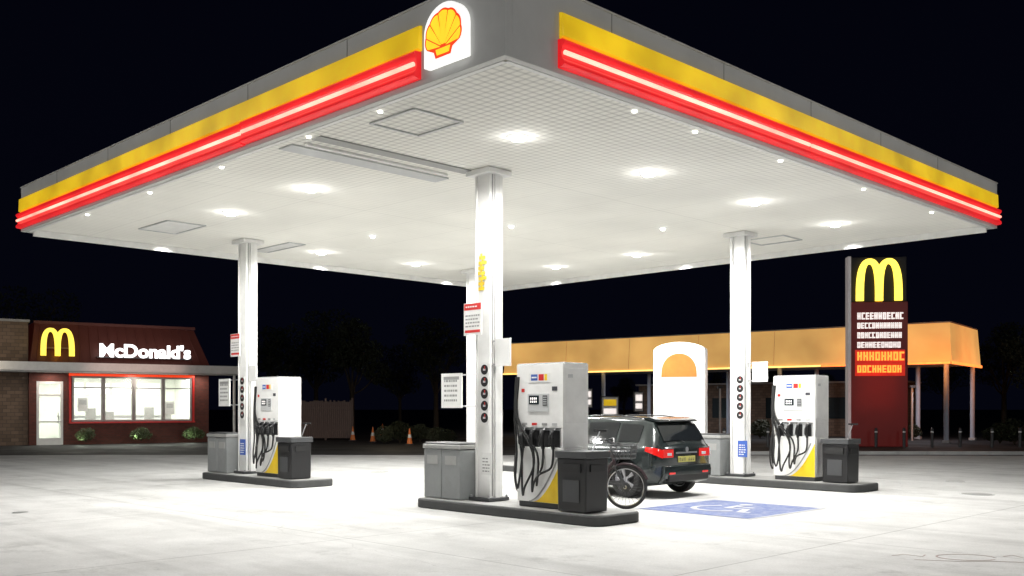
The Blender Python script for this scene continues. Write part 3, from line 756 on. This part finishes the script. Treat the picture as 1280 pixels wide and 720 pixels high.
mb=MB(); T=lambda a,b,r=.022:mb.cyl(a,b,r,'bikepaint',8)
T((0,.05,.335),(.42,.03,.30)); T((0,-.05,.335),(.42,-.03,.30)); T((0,.04,.335),(.30,.02,.72),.012); T((0,-.04,.335),(.30,-.02,.72),.012)
T((.43,0,.28),(.28,0,.85),.022); T((.43,0,.28),(.86,0,.74),.026); T((.31,0,.74),(.85,0,.84),.022); T((.84,0,.90),(.89,0,.66),.026)
obj('frame',mb,bk)
mb=MB(); mb.cyl((.89,.05,.66),(1.06,.05,.335),.016,'dgrey',8); mb.cyl((.89,-.05,.66),(1.06,-.05,.335),.016,'dgrey',8); mb.box((.885,0,.665),(.06,.14,.03),'dgrey'); obj('fork',mb,bk)
mb=MB(); mb.cyl((.84,0,.9),(.82,0,1.03),.014,'steel',8); mb.tube([(.70,.30,1.08),(.80,.26,1.10),(.84,.1,1.04),(.84,-.1,1.04),(.80,-.26,1.10),(.70,-.30,1.08)],.016,'black',8); mb.tube([(.84,.14,1.05),(.98,.12,1.0),(.95,.06,.8),(.9,.05,.7)],.006,'rubber',5); mb.tube([(.84,-.14,1.05),(1.0,-.12,1.02),(.97,-.06,.8),(.9,-.05,.7)],.006,'rubber',5); obj('handlebar',mb,bk)
mb=MB(); mb.cyl((.28,0,.84),(.26,0,.93),.014,'steel',8); mb.prism([(.10,.96),(.12,.99),(.25,.985),(.40,.975),(.40,.955),(.2,.93)],'y',-.075,.075,'black'); obj('saddle',mb,bk,bevel=.02)
mb=MB(); mb.cyl((.43,-.04,.28),(.43,.06,.28),.09,'steel',18); mb.cyl((.43,.07,.28),(.50,.07,.13),.012,'steel',8); mb.box((.50,.12,.13),(.09,.1,.02),'black'); mb.cyl((.43,-.07,.28),(.36,-.07,.43),.012,'steel',8); mb.box((.36,-.12,.43),(.09,.1,.02),'black'); obj('crank',mb,bk)
mb=MB(); mb.cyl((.25,.05,.3),(.18,.2,.0),.01,'steel',8); obj('kickstand',mb,bk)
mb=MB()
for z,g in ((.80,.0),(.87,.006),(.94,.012),(1.01,.02)): mb.tube([(.88-g,-.17-g,z),(1.18+g,-.17-g,z),(1.18+g,.17+g,z),(.88-g,.17+g,z)],.008 if z<1 else .012,'dgrey',5,closed=True,sub=1)
for k in range(6):
    y=-.17+k*.068; mb.cyl((1.18,y,.8),(1.2,y*1.1,1.01),.006,'dgrey',4); mb.cyl((.88,y,.8),(.86,y*1.1,1.01),.006,'dgrey',4)
    x=.88+k*.06; mb.cyl((x,-.17,.8),(x,-.19,1.01),.006,'dgrey',4); mb.cyl((x,.17,.8),(x,.19,1.01),.006,'dgrey',4); mb.cyl((x,-.17,.8),(x,.17,.8),.006,'dgrey',4)
obj('basket',mb,bk)

# ---------------------------------------------------------------- restaurant building
RA=math.atan2(.545,.84)
rb=empty('restaurant_building',(-21.9,41.3,0),RA,label='low dark brick restaurant with lit sign and bright windows',cat='restaurant')
mb=MB()
mb.box((-3.0,4.2,2.65),(8.9,8,5.3),'stone'); mb.box((-3.0,4.2,5.34),(9.0,8.2,.1),'grey')
obj('stone_wall',mb,rb)
mb=MB()
def fb(x0,x1,z0,z1,m='brick',y=.1,d=.2): mb.box(((x0+x1)/2,y,(z0+z1)/2),(x1-x0,d,z1-z0),m)
fb(1.46,1.75,0,3.3); fb(2.80,3.15,0,3.3); fb(8.31,9.1,0,3.3); fb(3.15,8.31,0,1.0); fb(3.15,8.31,3.0,3.3); fb(1.75,2.80,2.75,3.3)
mb.box((9.0,4.3,1.65),(.2,8.2,3.3),'brick'); mb.box((5.2,8.3,1.65),(7.6,.2,3.3),'brick')
obj('wall',mb,rb)
mb=MB(); mb.box((5.2,2.6,.05),(7.4,5,.1),'lgrey'); mb.box((5.2,5.1,1.7),(7.4,.1,3.2),'interior'); mb.box((5.2,2.6,3.25),(7.4,5,.06),'interior'); mb.box((1.6,2.6,1.65),(.1,5,3.1),'interior'); mb.box((8.85,2.6,1.65),(.08,5,3.1),'interior')
obj('interior',mb,rb)
mb=MB(); mb.box((5.5,3.6,.65),(4.6,.6,1.1),'lgrey'); mb.box((5.5,3.6,1.22),(4.8,.7,.05),'steel'); obj('counter',mb,rb)
for k,c in enumerate(('signwhite','lettersdim','signwhite','lettersdim')): boxobj('menu_panel',rb,(3.9+k*1.2,4.9,2.55),(1.05,.06,.55),c)
for k in range(4):
    mb=MB(); mb.box((3.7+k*1.3,1.2,.72),(.7,.6,.05),'lgrey'); mb.cyl((3.7+k*1.3,1.2,.1),(3.7+k*1.3,1.2,.7),.05,'steel',8); obj('table',mb,rb)
for (x,h) in ((4.3,1.5),(5.1,1.35),(6.9,1.55),(7.7,1.4)):
    mb=MB(); mb.box((x,2.2,.1+h/2),(.45,.08,h),'grey'); mb.box((x,1.98,.5),(.45,.42,.08),'dgrey'); obj('chair',mb,rb,bevel=.02)
for k,(x,z) in enumerate(((3.65,1.75),(7.4,1.6))):
    mb=MB(); mb.box((x,.35,z),(.42,.01,.6),'white2'); mb.box((x,.342,z+.1),(.3,.006,.2),'lgrey'); obj('window_poster',mb,rb)
def window(x0,x1,z0,z1):
    r=obj('window',None,rb); mb=MB()
    cx=(x0+x1)/2; cz=(z0+z1)/2
    mb.box((x0+.04,.03,cz),(.08,.12,z1-z0),'grey'); mb.box((x1-.04,.03,cz),(.08,.12,z1-z0),'grey'); mb.box((cx,.03,z0+.04),(x1-x0-.16,.12,.08),'grey'); mb.box((cx,.03,z1-.04),(x1-x0-.16,.12,.08),'grey'); mb.box((cx,.03,z1-.5),(x1-x0-.16,.08,.05),'grey')
    obj('frame',mb,r); mb=MB(); mb.box((cx,.05,cz),(x1-x0-.16,.01,z1-z0-.16),'glass'); obj('pane',mb,r)
for k in range(4): window(3.16+k*1.29,3.16+(k+1)*1.29-.01,1.0,3.0)
boxobj('window_trim',rb,(5.73,-.06,.96),(5.4,.2,.07),'red'); boxobj('window_trim',rb,(5.73,-.03,3.06),(5.4,.08,.1),'signred'); boxobj('window_trim',rb,(3.08,-.03,2.0),(.09,.06,2.0),'red'); boxobj('window_trim',rb,(8.38,-.03,2.0),(.09,.06,2.0),'red')
dr=obj('door',None,rb); mb=MB(); 
for (x,z,dx,dz) in ((1.80,1.38,.1,2.75),(2.75,1.38,.1,2.75),(2.275,2.7,.85,.1),(2.275,2.15,.85,.08),(2.275,.15,.85,.3),(2.275,1.0,.85,.06)): mb.box((x,.05,z),(dx,.12,dz),'white')
obj('frame',mb,dr); mb=MB(); mb.box((2.275,.06,1.5),(.85,.01,2.4),'glass'); obj('pane',mb,dr); mb=MB(); mb.cyl((2.6,-.06,.9),(2.6,-.06,1.4),.02,'steel',8); obj('handle',mb,dr)
mb=MB()
A=[(1.45,-.25,3.3),(9.2,-.25,3.3),(9.2,8.5,3.3),(1.45,8.5,3.3)]; B=[(1.75,.55,5.35),(8.55,.55,5.25),(8.55,7.8,5.25),(1.75,7.8,5.35)]
mb.add(A+B,[(0,1,5,4),(1,2,6,5),(2,3,7,6),(3,0,4,7),(4,5,6,7)],'roofred'); mb.box((5.15,.55,5.34),(6.9,.12,.12),'roofred')
for k in range(17): 
    x0=1.7+k*.44; mb.cyl((x0,-.27,3.4),(x0*.88+.48,.53,5.28),.018,'roofred',6)
obj('roof',mb,rb)
mb=MB(); mb.box((3.0,-.62,3.36),(14.6,1.3,.36),'white'); mb.box((3.0,-.62,3.15),(14.3,1.1,.05),'lgrey'); obj('awning',mb,rb,bevel=.01)
for x in (10.0,-3.5):
    mb=MB(); mb.cyl((x,-1.0,.1),(x,-1.0,3.2),.06,'white',10); obj('awning_post',mb,rb)
mb=MB(); arches(mb,1.35,1.2,.22,'arch',-.30,-.20,cx=2.55,z0=3.85); obj('arches_emblem',mb,rb)
boxobj('emblem_bracket',rb,(2.55,.1,4.2),(1.2,.5,.05),'signpost')
tm=text_mesh('lettering',"McDonald's",.80,.04,'letters',.026); o=obj('lettering',tm,rb,loc=(6.2,-.30,4.12),rot=(PI/2,0,0)); o.scale=(1.05,1,1)
boxobj('letter_rail',rb,(6.2,0,3.85),(4.1,.5,.05),'dgrey')
for x in (3.5,5.8,8.0): light('interior_light','AREA',(x,2.0,3.15),160,(.96,1,.90),rb,size=1.6)
for x in (2.3,5.7,8.6): light('awning_light','AREA',(x,-.5,3.10),14,(1,.85,.75),rb,size=.4)
light('awning_face_light','AREA',(3.0,-3.2,2.2),40,(1,.95,.9),rb,size=8,rot=(math.radians(110),0,0))
light('sign_wash_light','AREA',(5.6,-1.6,3.9),18,(1,.6,.5),rb,size=4,rot=(math.radians(80),0,0))
light('stone_wash_light','AREA',(-1.0,-2.2,3.8),26,(1,.85,.65),rb,size=1,rot=(math.radians(80),0,0))

# ---------------------------------------------------------------- foliage
def foliage(name,blobs,n,size,m,seed=0):
    rr=random.Random(seed); V=[];F=[]
    tot=sum(b[3]**2 for b in blobs)
    for (cx,cy,cz,r) in blobs:
        k=int(n*r*r/tot)
        for i in range(k):
            u=rr.random()**.5; th=rr.uniform(0,2*PI); ph=math.acos(rr.uniform(-1,1)); q=r*(.45+.6*u)
            p=Vector((cx+q*math.sin(ph)*math.cos(th),cy+q*math.sin(ph)*math.sin(th),cz+q*.8*math.cos(ph)))
            a=Vector((rr.uniform(-1,1),rr.uniform(-1,1),rr.uniform(-1,1))).normalized(); b=a.orthogonal().normalized(); s_=size*rr.uniform(.5,1.2)
            o=len(V); V+=[p-a*s_,p+b*s_*.45,p+a*s_,p-b*s_*.45]; F.append((o,o+1,o+2,o+3))
    me=bpy.data.meshes.new(name); me.from_pydata([tuple(v) for v in V],[],F); me.materials.append(M[m]); return me
def tree_proto(seed,h):
    rr=random.Random(seed); mb=MB(); mb.cyl((0,0,0),(0,0,h*.45),.22,'bark',10,r1=.13); blobs=[]
    for k in range(9):
        a=k*2.4; rad=h*rr.uniform(.10,.26); z=h*rr.uniform(.5,.88); e=(rad*math.cos(a),rad*math.sin(a),z)
        mb.tube([(0,0,h*(.28+.02*k)),(e[0]*.5,e[1]*.5,z*.75),e],.05,'bark',6); blobs.append((e[0],e[1],z,h*rr.uniform(.10,.17)))
    blobs.append((0,0,h*.9,h*.12)); 
    return mb.mesh('trunk'),foliage('crown',blobs,3200,.16,'leaf',seed)
protos=[tree_proto(11,8.0),tree_proto(23,9.5)]
rr=random.Random(5)
for k,(px,Y) in enumerate(((345,66),(395,72),(440,64),(500,75),(545,68),(20,60),(-30,52),(700,90),(780,95),(880,88),(960,92),(1180,84),(1255,62),(1300,55),(1030,96))):
    X=(px-640)/1229*Y; a,b=protos[k%2]; s_=rr.uniform(.75,1.1)*(.75 if Y>80 else .9)
    root=empty('background_tree',(X,Y,0),rr.uniform(0,6),label='dark leafy tree standing beyond the lot at night',cat='tree',group='trees beyond the lot'); root.scale=(s_,s_,s_)
    obj('trunk',a,root); obj('crown',b,root)
BL=[(0,0,.38,.34),(.28,.1,.3,.26),(-.26,-.05,.3,.27),(.05,-.2,.5,.2)]
bme=foliage('leaves',BL,900,.06,'bushleaf',3); bme2=foliage('leaves',BL,900,.06,'litleaf',4)
mbs=MB(); 
for k in range(6): mbs.tube([(0,0,0),(.1*math.cos(k),.1*math.sin(k),.2),(.28*math.cos(k),.28*math.sin(k),.5)],.012,'bark',5)
sme=mbs.mesh('stems')
def bush(x,y,s_,z=0,g='shrubs by the lot',lab='small dark leafy shrub beyond the forecourt',lm=None):
    root=empty('shrub',(x,y,z),x*3,label=lab,cat='shrub',group=g); root.scale=(s_,s_,s_); obj('stems',sme,root); obj('leaves',lm or bme,root)
R2=Matrix.Rotation(RA,3,'Z')
for x in (3.6,5.9,8.2):
    p=R2@Vector((x,-.75,0)); bush(-21.9+p.x,41.3+p.y,.95,.12,'shrubs under the restaurant windows','small shrub lit by a ground lamp under a window',bme2)
    light('planter_light','POINT',(-21.9+p.x-.05,41.3+p.y-.45,.3),9,(.85,1,.8),shadow_soft_size=.05)
for (px,Y,s_) in ((480,44,1.2),(500,45,1.5),(525,46,1.3),(545,45,1.1),(560,44,1.0),(1250,44,1.4),(1268,43,1.7),(1140,50,1.2),(950,52,1.5),(985,52,1.3),(675,50,1.4),(700,50,1.2)):
    bush((px-640)/1229*Y,Y,s_)
# timber screen fence beyond the lot
fc=empty('timber_fence',(-9.3,49,0),0,label='low brown timber screen fence beyond the lot',cat='fence')
mb=MB(); rr=random.Random(12)
for k in range(26):
    h=1.85+rr.uniform(-.05,.05); mb.box((-1.25+k*.1,0,h/2+.1),(.09,.025,h),'signpost')
mb.box((0,.035,.5),(2.7,.04,.08),'signpost'); mb.box((0,.035,1.6),(2.7,.04,.08),'signpost')
obj('boards',mb,fc)
for x in (-1.33,0,1.33):
    mb=MB(); mb.box((x,.1,1.05),(.09,.09,2.1),'signpost'); obj('post',mb,fc)
light('verge_light','POINT',(-5.0,41.5,2.5),55,(1,.8,.5),shadow_soft_size=.1)
for (px,Y) in ((441,48),(466,46),(478,56),(512,43),(690,47)):
    root=empty('traffic_cone',((px-640)/1229*Y,Y,0),0,label='orange traffic cone with white band on asphalt',cat='traffic cone',group='cones beyond the forecourt')
    mb=MB(); mb.box((0,0,.02),(.36,.36,.04),'black'); obj('base',mb,root); mb=MB(); mb.cyl((0,0,.04),(0,0,.3),.13,'orange',14,r1=.085); mb.cyl((0,0,.3),(0,0,.45),.085,'white',14,r1=.06); mb.cyl((0,0,.45),(0,0,.7),.06,'orange',14,r1=.025); obj('cone_body',mb,root)
for k in range(9):
    px=[905,960,1005,1095,1130,1165,1200,1240,1275][k]; Y=40
    root=empty('bollard',((px-640)/1229*Y,Y,0),0,label='short dark metal bollard along the verge',cat='bollard',group='bollards along the verge')
    mb=MB(); mb.cyl((0,0,0),(0,0,.75),.06,'dgrey',12); mb.cyl((0,0,.75),(0,0,.8),.06,'dgrey',12,r1=.03); mb.cyl((0,0,.6),(0,0,.66),.062,'white',12); obj('bollard_post',mb,root)

# ---------------------------------------------------------------- covered walkway
da=math.atan2(-.6,.8)
dc=empty('covered_walkway',(19.9,44.5,0),da,label='long low yellow and orange lit flat canopy on pale posts',cat='canopy')
LL=25.5
mb=MB(); mb.add([(-LL,0,3.72),(0,0,3.72),(-.12,.15,5.5),(-LL+.1,.15,5.5)],[(0,1,2,3)],'orangefasciaglow')
mb.add([(0,0,3.72),(0,6,3.72),(-.12,5.85,5.5),(-.12,.15,5.5)],[(0,1,2,3)],'orangefasciaglow')
mb.add([(-LL,0,3.72),(-LL,6,3.72),(-LL+.1,5.85,5.5),(-LL+.1,.15,5.5)],[(0,1,2,3)],'orangefasciaglow')
obj('fascia',mb,dc)
mb=MB(); mb.box((-LL/2,3,5.52),(LL-.2,5.75,.06),'grey'); mb.box((-LL/2,3.02,3.75),(LL-.3,5.8,.1),'lgrey'); obj('roof',mb,dc)
boxobj('light_strip',dc,(-LL/2-3,-.04,3.66),(LL-6,.08,.08),'strip'); boxobj('light_strip',dc,(-3,-.04,3.66),(5.9,.08,.10),'stripred'); boxobj('light_strip',dc,(.03,3.0,3.66),(.08,6.0,.12),'stripred')
for k in range(1,6): 
    x=-k*4.2; mb=MB(); mb.tube([(x,-.004,3.75),(x,.146,5.46)],.008,'signpost',4,sub=1); obj('panel_seam',mb,dc)
for r in (.3,2.9,8.2,13.4,18.6,23.8):
    for y in (.3,5.6):
        mb=MB(); mb.cyl((-r,y,0),(-r,y,3.7),.11,'postpale',12); mb.box((-r,y,.06),(.3,.3,.12),'lgrey'); obj('post',mb,dc)
for r in (2,9,16,22): light('walkway_light','AREA',(-r,2.6,3.62),85,(.9,.92,1),dc,size=.8)
light('added_end_glow_light','AREA',(1.8,3.0,3.1),75,(1,.26,.05),dc,size=3,rot=(0,math.radians(120),0))  # area lights added to give the right end its orange glow
for r in (.5,3.5): light('added_end_glow_light','AREA',(-r,-1.1,3.5),32,(1,.30,.05),dc,size=1.6,rot=(math.radians(120),0,0))
hw=empty('low_outbuilding',(14.5,58,0),da,label='dark low building behind the lit walkway',cat='building')
mb=MB(); mb.box((0,2,1.5),(16,4,3.0),'stone'); obj('wall',mb,hw); mb=MB(); mb.box((0,2,3.05),(16.3,4.3,.1),'grey'); obj('roof',mb,hw)
for k in range(4): boxobj('window',hw,(-5.5+k*3.4,-.01,1.6),(1.6,.04,1.2),'screen')

# ---------------------------------------------------------------- totem sign
tr=empty('totem_sign',(15.15,41,0),-.12,label='tall dark red totem sign with glowing yellow arches on top',cat='sign')
mb=MB(); mb.box((.12,0,3.0),(2.25,.45,6.0),'signbody'); obj('sign_panel',mb,tr,bevel=.02)
mb=MB(); mb.box((.12,.06,6.95),(2.25,.2,1.88),'signtop'); obj('top_panel',mb,tr,bevel=.02)
mb=MB(); mb.box((-1.10,-.02,3.95),(.13,.5,7.9),'poleglow'); obj('side_post',mb,tr,bevel=.01)
mb=MB(); arches(mb,1.85,1.75,.30,'archhot',-.20,-.06,cx=.12,z0=6.06); obj('arches_emblem',mb,tr)
rr=random.Random(9)
def glyphs(zc,h,x0,x1,m,wd):
    mb=MB(); x=x0
    while x<x1-wd*.5:
        typ=rr.randint(0,4); y=-.246; t=h*.2
        mb.box((x+t/2,y,zc),(t,.03,h),m)
        if typ in (0,1,3): mb.box((x+wd*.8-t/2,y,zc),(t,.03,h),m)
        if typ in (0,2,4): mb.box((x+wd*.4,y+.001,zc+h/2-t/2),(wd*.8,.03,t),m)
        if typ in (1,2,3): mb.box((x+wd*.4,y+.002,zc),(wd*.8,.03,t),m)
        if typ in (2,4,0): mb.box((x+wd*.4,y+.003,zc-h/2+t/2),(wd*.8,.03,t),m)
        x+=wd
    obj('sign_lettering',mb,tr)
for (zc,h,m_,wd) in ((5.42,.28,'lettersdim',.17),(5.02,.24,'lettersdim',.15),(4.62,.24,'lettersdim',.15),(4.22,.24,'lettersdim',.16)): glyphs(zc,h,-.78,1.05,m_,wd)
glyphs(3.75,.36,-.78,1.05,'lettersred',.24); glyphs(3.22,.30,-.78,1.05,'lettersred',.2)
boxobj('sign_inset',tr,(.13,-.229,3.47),(2.0,.012,1.08),'redpanel')
light('sign_red_glow_light','AREA',(.13,-.9,2.4),7,(1,.05,.02),tr,size=1.6,rot=(math.radians(75),0,0))

# ---------------------------------------------------------------- advert totem behind the car
pr=empty('advert_totem',(4.18,24.4,.004),-.35,label='white advertising totem with orange brown half dome print',cat='advert sign')
mb=MB(); tp=[(-.64,.1),(.64,.1),(.64,3.0)]+[(.64*math.cos(PI*i/16),3.0+.22*math.sin(PI*i/16)) for i in range(1,16)]+[(-.64,3.0)]
mb.prism(tp,'y',-.2,.2,'white2'); mb.box((0,0,.06),(1.35,.5,.12),'dgrey'); obj('totem_body',mb,pr,bevel=.02)
mb=MB(); o1=[(.44*math.cos(a),2.36+.58*math.sin(a)**.75) for a in [PI*i/20 for i in range(21)]]
mb.prism(o1,'y',-.208,-.201,'dome')
obj('dome_print',mb,pr)
mb=MB(); mb.box((0,-.203,1.6),(.95,.004,1.1),'white'); textlines(mb,0,1.85,.8,.5,4,-.207,'lgrey',31); mb.box((0,-.207,1.35),(.8,.004,.2),'lgrey'); obj('printed_panel',mb,pr)

for (px,Y,h,wd,m_) in ((762,46,1.75,.75,'yellowglow'),(735,50,2.2,.35,'lettersdim'),(798,48,2.0,.4,'lettersdim')):
    root=empty('menu_board',((px-640)/1229*Y,Y,0),.1,label='small lit cream menu board on a post',cat='menu board',group='lit boards along the drive lane')
    mb=MB(); mb.cyl((0,0,0),(0,0,h-.2),.06,'dgrey',8); obj('post',mb,root); mb=MB(); mb.box((0,0,h-.1),(wd+.1,.16,1.0),'dgrey'); mb.box((0,-.085,h-.1),(wd,.02,.9),'white'); mb.box((0,-.1,h+.1),(wd*.8,.01,.3),m_); mb.box((0,-.1,h-.3),(wd*.8,.01,.25),'lettersdim'); obj('board',mb,root,bevel=.01)
for (px,Y) in ((900,50),(1140,48)):
    root=empty('lamp_post',((px-640)/1229*Y,Y,0),0,label='thin white post beside the drive lane',cat='post',group='thin posts by the lane')
    mb=MB(); mb.cyl((0,0,0),(0,0,2.6),.05,'white',8); obj('post_shaft',mb,root); mb=MB(); mb.box((0,0,2.65),(.25,.25,.12),'dgrey'); obj('post_cap',mb,root)
print('done')
